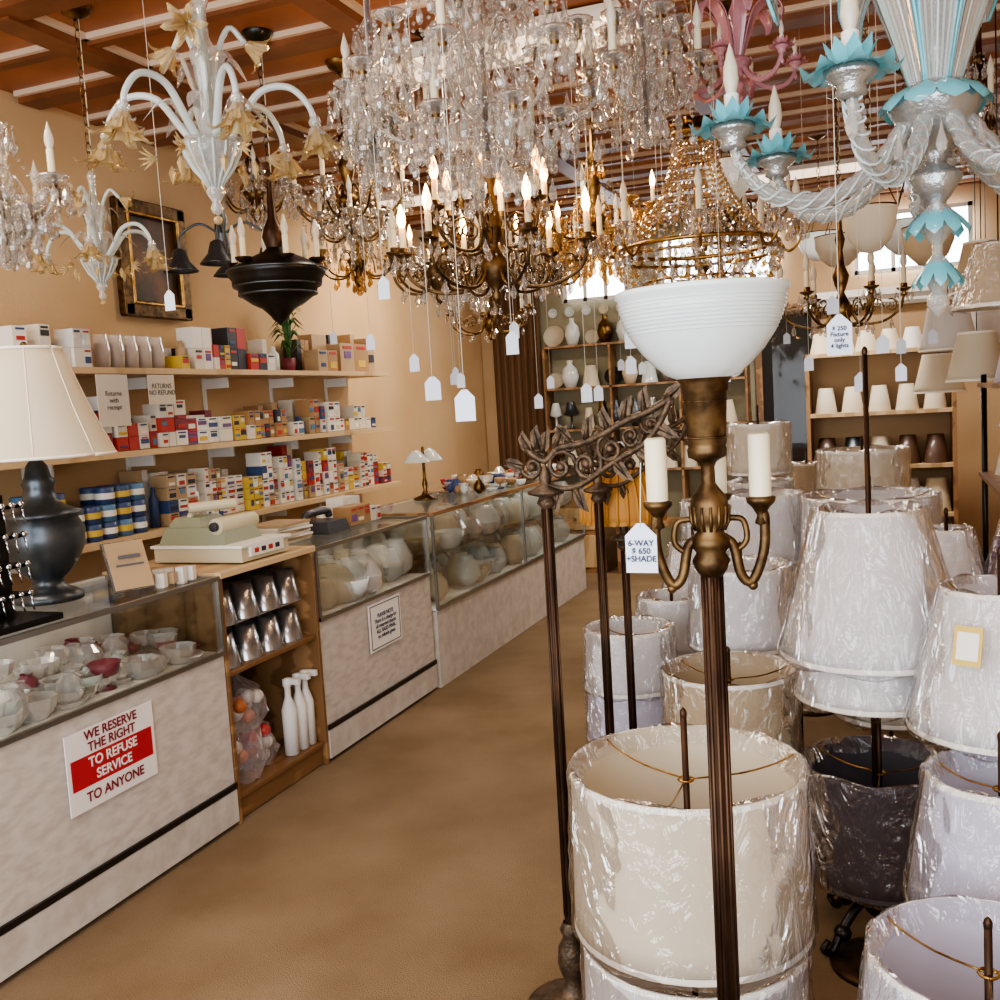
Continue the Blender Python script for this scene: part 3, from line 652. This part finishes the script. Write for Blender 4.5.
def murano_white(loc,R,n=6,ph=0):
    s=R/.32; b=M('white_murano_glass_chandelier',loc)
    S=lambda pr:[(r*s,z*s) for r,z in pr]
    b.lathe(S([(0,-.17),(.012,-.165),(.02,-.15),(.012,-.13),(.022,-.115),(.03,-.1),(.02,-.08),(.035,-.06),(.06,-.03),(.085,.02),(.09,.045),(.08,.05),(.05,.02),(.02,.04),(.025,.08),(.035,.12),(.02,.16),(.016,.24),(.03,.28),(.04,.32),(.02,.36),(.015,.44),(.025,.47),(.01,.5)]),n=24,m='muranoclear')
    for i in range(14):
        a=2*pi*i/14; e=rad(a); b.tube([e*r*s+Z*z*s for r,z in((.022,-.085),(.037,-.06),(.062,-.03),(.087,.02),(.092,.045))],.004*s,'opal',5)
    b.lathe(S([(.014,.0),(.013,.2),(.011,.45)]),n=12,m='opal')
    b.lathe(S([(.055,.0),(.08,.035),(.105,.05)]),n=32,m='muranoclear',k=8,amp=.12)
    b.ball((0,0,-.185*s),.014*s,'muranogold')
    for i in range(n):
        a=ph+2*pi*i/n; e=rad(a)
        b.tube(cat([e*.03*s+Z*.02*s,e*.09*s+Z*.1*s,e*.16*s+Z*.19*s,e*.25*s+Z*.2*s,e*.31*s+Z*.14*s,e*.325*s+Z*.07*s],5),[(.0135-.0002*k)*s for k in range(26)],'opal',9)
        p=e*.325*s+Z*.08*s
        flower(b,p,-Z+e*.15,1.0*s,'muranogold'); flower(b,p+Z*.01,-Z+e*.1,.6*s,'muranoclear',5)
        b.lathe([(.016*s,0),(.02*s,.01*s),(.014*s,.025*s)],p,12,'muranoclear')
        e2=rad(a+pi/n); sd=Vector((-e2.y,e2.x,0))
        if i%2==0:
            b.tube(cat([e2*.02*s+Z*.1*s,e2*.03*s+Z*.28*s,e2*.08*s+Z*.4*s,e2*.13*s+Z*.36*s],5),.009*s,'opal',7)
            flower(b,e2*.13*s+Z*.36*s,e2-Z*.5,.75*s,'muranogold')
        for hh,rr in((.16,.2),(.3,.13)):
            b.ribbon(cat([e2*.03*s+Z*(hh-.12)*s,e2*rr*.5*s+Z*hh*s,e2*rr*.75*s+Z*hh*s,e2*rr*s+Z*(hh-.06)*s],3),[.005*s]+[.02*s]*4+[.016*s]*3+[.01*s,.001],sd,'muranoclear',cup=.3)
        e3=rad(a+.3)
        for q in range(5):
            d=(e3+Z*(q-2)*.5).normalized(); c=e3*.17*s; b.tube([c,c+d*.05*s],[.009*s,.001],'muranogold',5)
        b.drop(e*.13*s+Z*-.01*s,.012*s,.06*s,'muranogold')
    hang(b,.5*s,loc[2]); b.done()
murano_white((-2.0,2.75,2.43),.33,ph=.35)
murano_white((-2.86,3.15,2.22),.235,ph=.1)
def murano_aqua(loc,R,n=6,ph=0,glass='muranoclear',acc='cyan',name='aqua_murano_glass_chandelier'):
    s=R/.45; b=M(name,loc); S=lambda pr:[(r*s,z*s) for r,z in pr]; aq=acc=='cyan'
    b.lathe(S([(.012,-.16),(.03,-.14),(.055,-.1),(.05,-.09),(.02,-.07),(.03,-.04),(.06,-.01),(.095,.05),(.1,.07),(.085,.075),(.03,.04),(.03,.1),(.05,.14),(.055,.19),(.03,.24),(.02,.3),(.035,.36),(.045,.42),(.02,.48),(.015,.6)]),n=28,m='silverglass' if aq else glass)
    for k,(z,r) in enumerate(((.075,.1),(-.19,.055),(-.3,.04))):
        for i in range(10):
            e=rad(i*2*pi/10+.2*k); sd=Vector((-e.y,e.x,0)); b.ribbon([e*r*.5*s+Z*(z+.025)*s,e*r*s+Z*z*s,e*(r+.015)*s+Z*(z-.02)*s,e*(r+.012)*s+Z*(z-.035)*s],[.006*s,r*.33*s,r*.3*s,.001],sd,acc,cup=.2)
        b.lathe(S([(.01,z+.04),(r*.6,z+.02),(r*.9,z),(r*.5,z-.03),(.012,z-.05)]),n=20,m=glass if k else ('silverglass' if aq else glass))
    b.lathe(S([(.012,-.16),(.01,-.34),(.02,-.35),(.024,-.37),(0,-.4)]),n=12,m=glass)
    for i in range(n):
        a=ph+2*pi*i/n; e=rad(a)
        pts=cat([e*.05*s+Z*.03*s,e*.13*s+Z*-.07*s,e*.24*s+Z*-.125*s,e*.35*s+Z*-.11*s,e*.41*s+Z*-.05*s,e*.43*s+Z*.0*s],10)
        b.tube(pts,[(.021-.0002*k)*s*(1+.10*sin(k*2.1)) for k in range(len(pts))],glass,10)
        b.tube(pts,.006*s,'silverglass' if aq else glass,6)
        for q in range(3): b.tube([p+(Z*cos(k*.55+q*2.09)+Vector((-e.y,e.x,0))*sin(k*.55+q*2.09))*.019*s for k,p in enumerate(pts)],.0028*s,'opal' if aq else glass,4)
        c=e*.43*s+Z*.0*s
        b.lathe(S([(.015,-.01),(.03,0),(.025,.015),(.045,.03),(.05,.045),(.02,.04)]),c,20,'silverglass' if aq else glass)
        for q in range(9):
            e2=rad(q*2*pi/9); sd=Vector((-e2.y,e2.x,0)); b.ribbon([c+e2*.03*s+Z*.045*s,c+e2*.06*s+Z*.05*s,c+e2*.08*s+Z*.04*s,c+e2*.095*s+Z*.055*s],[.012*s,.026*s,.022*s,.001],sd,acc,cup=.25)
            b.ribbon([c+e2*.02*s+Z*.045*s,c+e2*.035*s+Z*.075*s,c+e2*.05*s+Z*.095*s],[.01*s,.015*s,.001],sd,acc,cup=.2)
        b.lathe(S([(.016,.04),(.016,.11),(.012,.113)]),c,14,'white'); b.lathe(S([(.01,.11),(.017,.14),(.015,.17),(.004,.21),(0,.22)]),c,12,'bulb')
        b.pear(c-Z*.01*s,.014*s,.07*s,glass)
        e2=rad(a+pi/n); sd=Vector((-e2.y,e2.x,0))
        lp=cat([e2*.04*s+Z*.08*s,e2*.09*s+Z*.25*s,e2*.15*s+Z*.4*s,e2*.26*s+Z*.46*s,e2*.34*s+Z*.38*s,e2*.33*s+Z*.3*s],5); W=[.012+.038*sin(pi*min(1,(k+1)/len(lp))) for k in range(len(lp))]
        b.ribbon(lp,[w*s for w in W],sd,glass,cup=.35)
        for sg in(-1,1): b.tube([p+sd*sg*W[k]*s for k,p in enumerate(lp)],.005*s,acc,5)
        for q in(-.7,-.35,0,.35,.7): b.tube([p+sd*q*W[k]*s for k,p in enumerate(lp)],.003*s,'opal' if aq else glass,4)
        b.pear(e2*.1*s-Z*.0,.013*s,.07*s,glass)
    hang(b,.6*s,loc[2],'chrome'); b.done()
murano_aqua((.104,2.48,2.14),.46,7,ph=radians(200)-.05)
murano_aqua((-.44,3.42,2.62),.2,6,.4,'muranopink','muranopink','pink_murano_glass_chandelier')
def bobeche(b,c,r,nd,dl,m='crystal',cand='candle',lit=False,ch=.09,metal='brass',long=0):
    c=Vector(c)
    b.lathe([(.008,-.035),(.014,-.03),(.008,-.012),(r*.5,0),(r,.012),(r*1.03,.02),(r*.9,.016),(.01,.008)],c,20,m,k=10,amp=.05)
    b.lathe([(.006,-.03),(.012,-.01),(.014,.02),(.011,.022)],c,10,metal)
    for i in range(nd):
        e=rad(2*pi*i/nd); p=c+e*r+Z*.008; b.bead(p-Z*.01,.006,m); q=.018
        if long and i%2: b.bead(p-Z*.024,.006,m); b.bead(p-Z*.038,.006,m); q=.045
        b.pear(p-Z*q,.0115,dl,m)
    if cand:
        b.lathe([(.0105,.015),(.0105,ch),(.008,ch+.003)],c,10,cand); b.lathe([(.007,ch),(.0135,ch+.022),(.012,ch+.04),(.003,ch+.07),(0,ch+.08)],c,10,'lit' if lit else 'bulb')
def beads(b,p,q,sag,n,r,m='crystal'):
    p=Vector(p);q=Vector(q)
    for i in range(n+1):
        t=i/n; b.bead(p.lerp(q,t)-Z*sag*4*t*(1-t),r,m)
def crystal_ch(name,loc,tiers,H,metal='brass',m='crystal',drops=8,dl=.05,lit=False,armm=None,bodyr=.04,cev=1,skirt=0):
    b=M(name,loc); armm=armm or m
    b.lathe([(.006,-.12),(.025,-.1),(.03,-.07),(.012,-.04),(.04,-.01),(bodyr*1.6,.03),(bodyr,.05),(.015,.09),(.03,.14),(bodyr,.19),(.015,.24),(.012,H*.6),(.035,H*.66),(.012,H*.75),(.01,H)],n=14,m=metal if armm==metal else m)
    b.tube([(0,0,-.1),(0,0,H)],.007,metal)
    top=Z*H*.85
    for ti,(R,z,n,ph,dip) in enumerate(tiers):
        ends=[]
        for i in range(n):
            a=ph+2*pi*i/n; e=rad(a)
            b.tube(cat([e*.02+Z*z,e*R*.35+Z*(z-dip),e*R*.7+Z*(z-dip*.9),e*R*.93+Z*z,e*R+Z*(z+.05)],5),.0055,armm,7)
            b.tube(cat([e*.03+Z*(z+.02),e*R*.25+Z*(z+.09),e*R*.45+Z*(z+.05),e*R*.5+Z*(z-.03)],4),.004,armm,6)
            c=e*R+Z*(z+.06); ends.append(c); bobeche(b,c,.042,drops,dl,m,cand='candle' if (i+ti)%cev==0 else None,lit=lit and (i//cev)%2==0,metal=metal,long=skirt)
            b.pear(e*R*.6+Z*(z-dip),.014,.07,m); b.pear(e*R*.3+Z*(z-dip),.012,.06,m)
            if skirt:
                for q in range(3):
                    p=e*R*(.35+.25*q)+Z*(z-dip*.9)
                    for w in range(1+q): b.bead(p-Z*(.012+.014*w),.006,m)
                    b.pear(p-Z*(.03+.014*q),.013,.065,m)
        for i in range(n):
            beads(b,ends[i],ends[(i+1)%n],.05,9,.0065,m); beads(b,ends[i]+Z*.0,top,.07,12,.006,m)
            mid=(ends[i]+ends[(i+1)%n])/2-Z*.06; b.pear(mid,.012,.055,m)
    for r,z,k in((.05,H*.66,10),(.07,.0,12),(.035,-.08,8)):
        for i in range(k):
            e=rad(2*pi*i/k); b.bead(e*r+Z*z,.006,m); b.pear(e*r+Z*(z-.01),.012,.065,m)
    b.ball((0,0,-.15),.022,m,8,6); hang(b,H,loc[2],metal); b.done()
crystal_ch('cut_crystal_chandelier',(-1.0,2.60,2.38),[(.35,.02,8,.1,.07),(.26,.15,7,.4,.05),(.2,-.09,6,.2,.04),(.15,.28,5,0,.04)],.5,drops=8,dl=.065,cev=3,skirt=1)
crystal_ch('cut_crystal_chandelier',(-.66,3.04,2.5),[(.16,.0,6,.1,.06),(.11,.12,5,.4,.05)],.4,drops=7,dl=.06,cev=3,skirt=1)
crystal_ch('small_crystal_chandelier',(-2.37,2.24,2.24),[(.17,0,6,.2,.05),(.1,-.08,6,0,.02)],.35,drops=8,dl=.05,cev=2)
crystal_ch('crystal_and_brass_chandelier',(-2.32,4.2,2.55),[(.27,0,8,.1,.06),(.16,-.12,6,0,.03)],.45,armm='brass',cev=2,skirt=1)
crystal_ch('crystal_and_brass_chandelier',(-1.98,4.72,2.3),[(.28,0,8,.1,.06),(.18,-.1,8,0,.03)],.45,armm='brass',cev=2,skirt=1,lit=True)
crystal_ch('crystal_and_brass_chandelier',(-1.3,4.75,2.42),[(.28,0,8,.1,.06),(.2,-.12,8,0,.03)],.45,armm='brass',m='crystalgold',cev=2,skirt=1,lit=True)
crystal_ch('crystal_and_brass_chandelier',(-.75,5.5,2.5),[(.28,0,8,.1,.06),(.15,-.12,6,0,.03)],.4,armm='brass',cev=2)
crystal_ch('crystal_and_brass_chandelier',(-2.9,5.3,2.45),[(.25,0,6,.1,.06)],.45,armm='brass',m='crystalgold')
crystal_ch('crystal_and_brass_chandelier',(-1.9,5.9,2.45),[(.28,0,8,.1,.06),(.18,-.12,8,0,.03)],.45,armm='brass')
crystal_ch('crystal_and_brass_chandelier',(.35,4.5,2.55),[(.22,0,8,.1,.06)],.4,armm='brass')
crystal_ch('crystal_and_brass_chandelier',(-1.2,7.2,2.45),[(.3,0,8,.1,.06)],.4,armm='brass')
crystal_ch('crystal_and_brass_chandelier',(-3.1,4.6,2.75),[(.18,0,6,.1,.06)],.3,armm='brass')
crystal_ch('small_crystal_chandelier',(-1.53,2.98,2.55),[(.11,0,6,.2,.05),(.07,-.1,6,0,.02)],.4,drops=8,dl=.06,cev=2,skirt=1)
def brass_ch(loc,R,n,name='brass_candle_chandelier',lit=True,m='brass',tiers=1,H=.45,ph=0,cr=True):
    b=M(name,loc)
    b.lathe([(0,-.16),(.012,-.15),(.02,-.13),(.01,-.11),(.03,-.09),(.05,-.05),(.055,-.02),(.03,.02),(.015,.05),(.03,.09),(.04,.13),(.02,.18),(.012,.25),(.025,.3),(.012,.35),(.01,H)],n=20,m=m)
    for t in range(tiers):
        RR=R*(1-.38*t); z0=.14*t
        for i in range(n):
            a=ph+2*pi*(i+.5*t)/n; e=rad(a)
            b.tube(cat([e*.04+Z*(z0-.03),e*RR*.3+Z*(z0-.1),e*RR*.65+Z*(z0-.1),e*RR*.92+Z*(z0-.05),e*RR+Z*(z0+.02)],6),.0065,m,7)
            b.tube([e*(RR*.5+.05*(1-k/12)*cos(k*.7))+Z*(z0-.03+.05*(1-k/12)*sin(k*.7)) for k in range(11)],.0042,m,6)
            b.tube([e*(RR*.8+.03*(1-k/12)*cos(-k*.7+2))+Z*(z0-.03+.035*(1-k/12)*sin(-k*.7+2)) for k in range(11)],.0038,m,6)
            c=e*RR+Z*(z0+.03)
            b.lathe([(.006,-.02),(.018,-.01),(.01,0),(.03,.012),(.036,.02),(.03,.018),(.014,.015),(.017,.035),(.014,.04)],c,16,m)
            b.lathe([(.0115,.03),(.0115,.11),(.009,.113)],c,10,'candle'); b.lathe([(.008,.112),(.016,.135),(.015,.155),(.005,.19),(0,.2)],c,12,'lit' if lit else 'bulb')
            if cr:
                for k in range(6): e2=rad(k*1.047); b.pear(c+e2*.034+Z*.01,.010,.05,'crystal')
                b.pear(e*RR*.5+Z*(z0-.1),.012,.06,'crystal'); b.pear(e*RR*.8+Z*(z0-.08),.012,.06,'crystal')
                c2=rad(ph+2*pi*(i+1+.5*t)/n)*RR+Z*(z0+.03); beads(b,c,c2,.06,9,.006)
    hang(b,H,loc[2],m); b.done()
brass_ch((-1.33,3.46,2.12),.34,6,tiers=2,ph=.2,m='antique')
brass_ch((-.21,5.15,1.98),.28,6,lit=False)
brass_ch((-.95,6.3,2.15),.3,6,lit=False,m='gold')
brass_ch((-2.6,6.6,2.2),.3,6,lit=False)
brass_ch((-1.8,4.0,2.2),.22,6,lit=False,m='antique')
# basket chandelier
b=M('crystal_basket_chandelier',(-.64,3.72,2.12))
b.ring((0,0,.0),.285,.008,'gold',40,7); b.ring((0,0,-.03),.285,.006,'gold',40,6); b.ring((0,0,.40),.075,.008,'gold',24,6); b.lathe([(.03,.40),(.07,.405),(.09,.44),(.08,.42)],n=24,m='gold',k=8,amp=.2)
b.ring((0,0,-.12),.2,.005,'gold',32,6); b.tube([(0,0,.4),(0,0,.5)],.008,'gold')
for i in range(40):
    a=2*pi*i/40; e=rad(a)
    for k in range(22):
        t=k/21; r=.075+(.285-.075)*t**2.2; b.bead(e*r+Z*(.40*(1-t)),.0078,'crystalgold' if i%2 else 'crystal')
    for k in range(9):
        t=k/8; b.bead(e*(.285*cos(t*pi/2)**.8+.01)+Z*(-.03-.17*sin(t*pi/2)),.0125,'crystal' if (i+k)%3 else 'crystalgold')
    b.pear(e*.295-Z*.0,.011,.06,'crystal'); b.pear(e*.2-Z*.12,.010,.055,'crystalgold')
b.pear((0,0,-.18),.028,.1,'crystal')
for i in range(8):
    e=rad(2*pi*i/8+.2); b.tube(cat([e*.28,e*.32+Z*-.04,e*.36+Z*.0,e*.35+Z*.04],5),.0055,'gold',6)
    bobeche(b,e*.35+Z*.05,.034,6,.045,'crystal',metal='gold')
hang(b,.5,2.12,'gold'); b.done()
# dark metal dish pendant
b=M('dark_metal_dish_pendant',(-2.43,3.72,2.2))
b.lathe([(.03,.12),(.05,.1),(.12,.07),(.2,.03),(.21,.02),(.205,-.0),(.19,-.02),(.19,-.04),(.17,-.05),(.165,-.08),(.11,-.12),(.07,-.14),(.04,-.17),(.03,-.185),(.012,-.2),(0,-.21)],n=40,m='black')
for z,r in((.02,.208),(-.045,.183),(-.08,.165)): b.ring((0,0,z),r,.005,'pewter',40,5)
b.lathe([(.03,.1),(.05,.16),(.04,.2),(.02,.24),(.012,.4)],n=20,m='bronze')
for i in range(6):
    e=rad(i*pi/3+.3); c=e*.18+Z*.05; b.lathe([(.012,0),(.012,.09)],c,10,'candle'); b.lathe([(.01,.09),(.017,.12),(.005,.17),(0,.175)],c,10,'bulb'); b.lathe([(.01,-.01),(.03,.0),(.035,.012)],c,12,'bronze')
hang(b,.4,2.2,'black'); b.done()
b=M('pewter_bell_chandelier',(-2.88,3.98,2.36))
for i in range(4):
    e=rad(i*pi/2+.5); b.tube(cat([e*.01+Z*.1,e*.1+Z*.15,e*.19+Z*.1,e*.2+Z*.03],5),.006,'pewter'); b.lathe([(.015,.04),(.03,.03),(.045,-.02),(.08,-.06),(.082,-.065),(.075,-.06)],e*.2,20,'pewter'); b.ball(e*.2-Z*.03,.025,'bulb',10,6)
b.lathe([(.01,.0),(.03,.05),(.02,.12),(.03,.16),(.01,.25)],m='pewter'); hang(b,.25,2.36,'brass'); b.done()
for x,y,z,r,mm in((-.06,4.2,2.2,.1,'fplain'),(.17,4.9,2.2,.11,'fbeige'),(-.62,4.45,2.5,.1,'milk'),(.1,5.75,2.35,.14,'milk'),(-.25,6.0,2.35,.13,'fplain'),(-.4,6.9,2.5,.14,'milk')):
    b=M('glass_bowl_pendant',(x,y,z)); b.lathe([(r,.06),(r*.97,.0),(r*.75,-.06),(r*.4,-.1),(0,-.11)],n=28,m=mm); b.lathe([(r,.06),(r*1.03,.065),(r*.96,.06)],n=28,m='brass')
    for i in range(3): e=rad(i*2.094); b.tube([e*r+Z*.06,Z*.3],.003,'brass',5)
    hang(b,.3,z); b.done()
# added ceiling fill: area lights under made-up glowing panels
G['diff']=mat('fill_panel_diffuser','#FFF1DC',.5,emit=1.5,emcol='#FFE9CC')
def fill_fixture(x,y,pw,col,w=1.2,d=.3):
    b=M('added_ceiling_fill_panel',(x,y,CEIL-.04))
    b.box((0,0,.0),(w+.04,d+.04,.06),'white'); b.box((0,0,-.031),(w,d,.004),'diff'); b.done()
    l=bpy.data.lights.new('ceiling_fill_light','AREA'); l.shape='RECTANGLE'; l.size=w; l.size_y=d; l.energy=pw; l.color=col
    o=bpy.data.objects.new('added_ceiling_fill_lamp',l); o.location=(x,y,CEIL-.09); SC.collection.objects.link(o)
WARM=(1,.86,.68)
fill_fixture(-2.9,1.6,36,WARM); fill_fixture(-.6,.9,18,(1,.93,.85)); fill_fixture(-2.9,6.9,45,WARM); fill_fixture(-.6,7.8,70,(1,.94,.86)); fill_fixture(-1.6,4.3,26,WARM)
l=bpy.data.lights.new('storefront_daylight','AREA'); l.shape='RECTANGLE'; l.size=5.0; l.size_y=2.5; l.energy=240; l.color=(.9,.95,1)
o=bpy.data.objects.new('storefront_window_light',l); o.location=(-1.0,Y0+.1,1.75); o.rotation_euler=(radians(90),0,0); SC.collection.objects.link(o)
l=bpy.data.lights.new('bulb_glow','POINT'); l.energy=14; l.color=(1,.7,.4); l.shadow_soft_size=.03
o=bpy.data.objects.new('chandelier_bulb_light',l); o.location=(-1.33,3.46,2.48); SC.collection.objects.link(o)
w=bpy.data.worlds.new('World'); SC.world=w; w.use_nodes=True
bg=w.node_tree.nodes['Background']; bg.inputs[0].default_value=(.75,.86,1,1); bg.inputs[1].default_value=1.0
try: SC.view_settings.look='AgX - Medium High Contrast'
except Exception: pass
# ---------------------------------------------------------------- camera
cam=bpy.data.cameras.new('Camera'); cam.sensor_width=36; cam.lens=36; cam.clip_start=.05
co=bpy.data.objects.new('Camera',cam); SC.collection.objects.link(co); SC.camera=co
m3=Matrix(((.9306,.0205,.3654),(.3611,.1111,-.9259),(-.0596,.9936,.0960)))
co.matrix_world=Matrix.Translation((0,0,1.6))@m3.to_4x4()
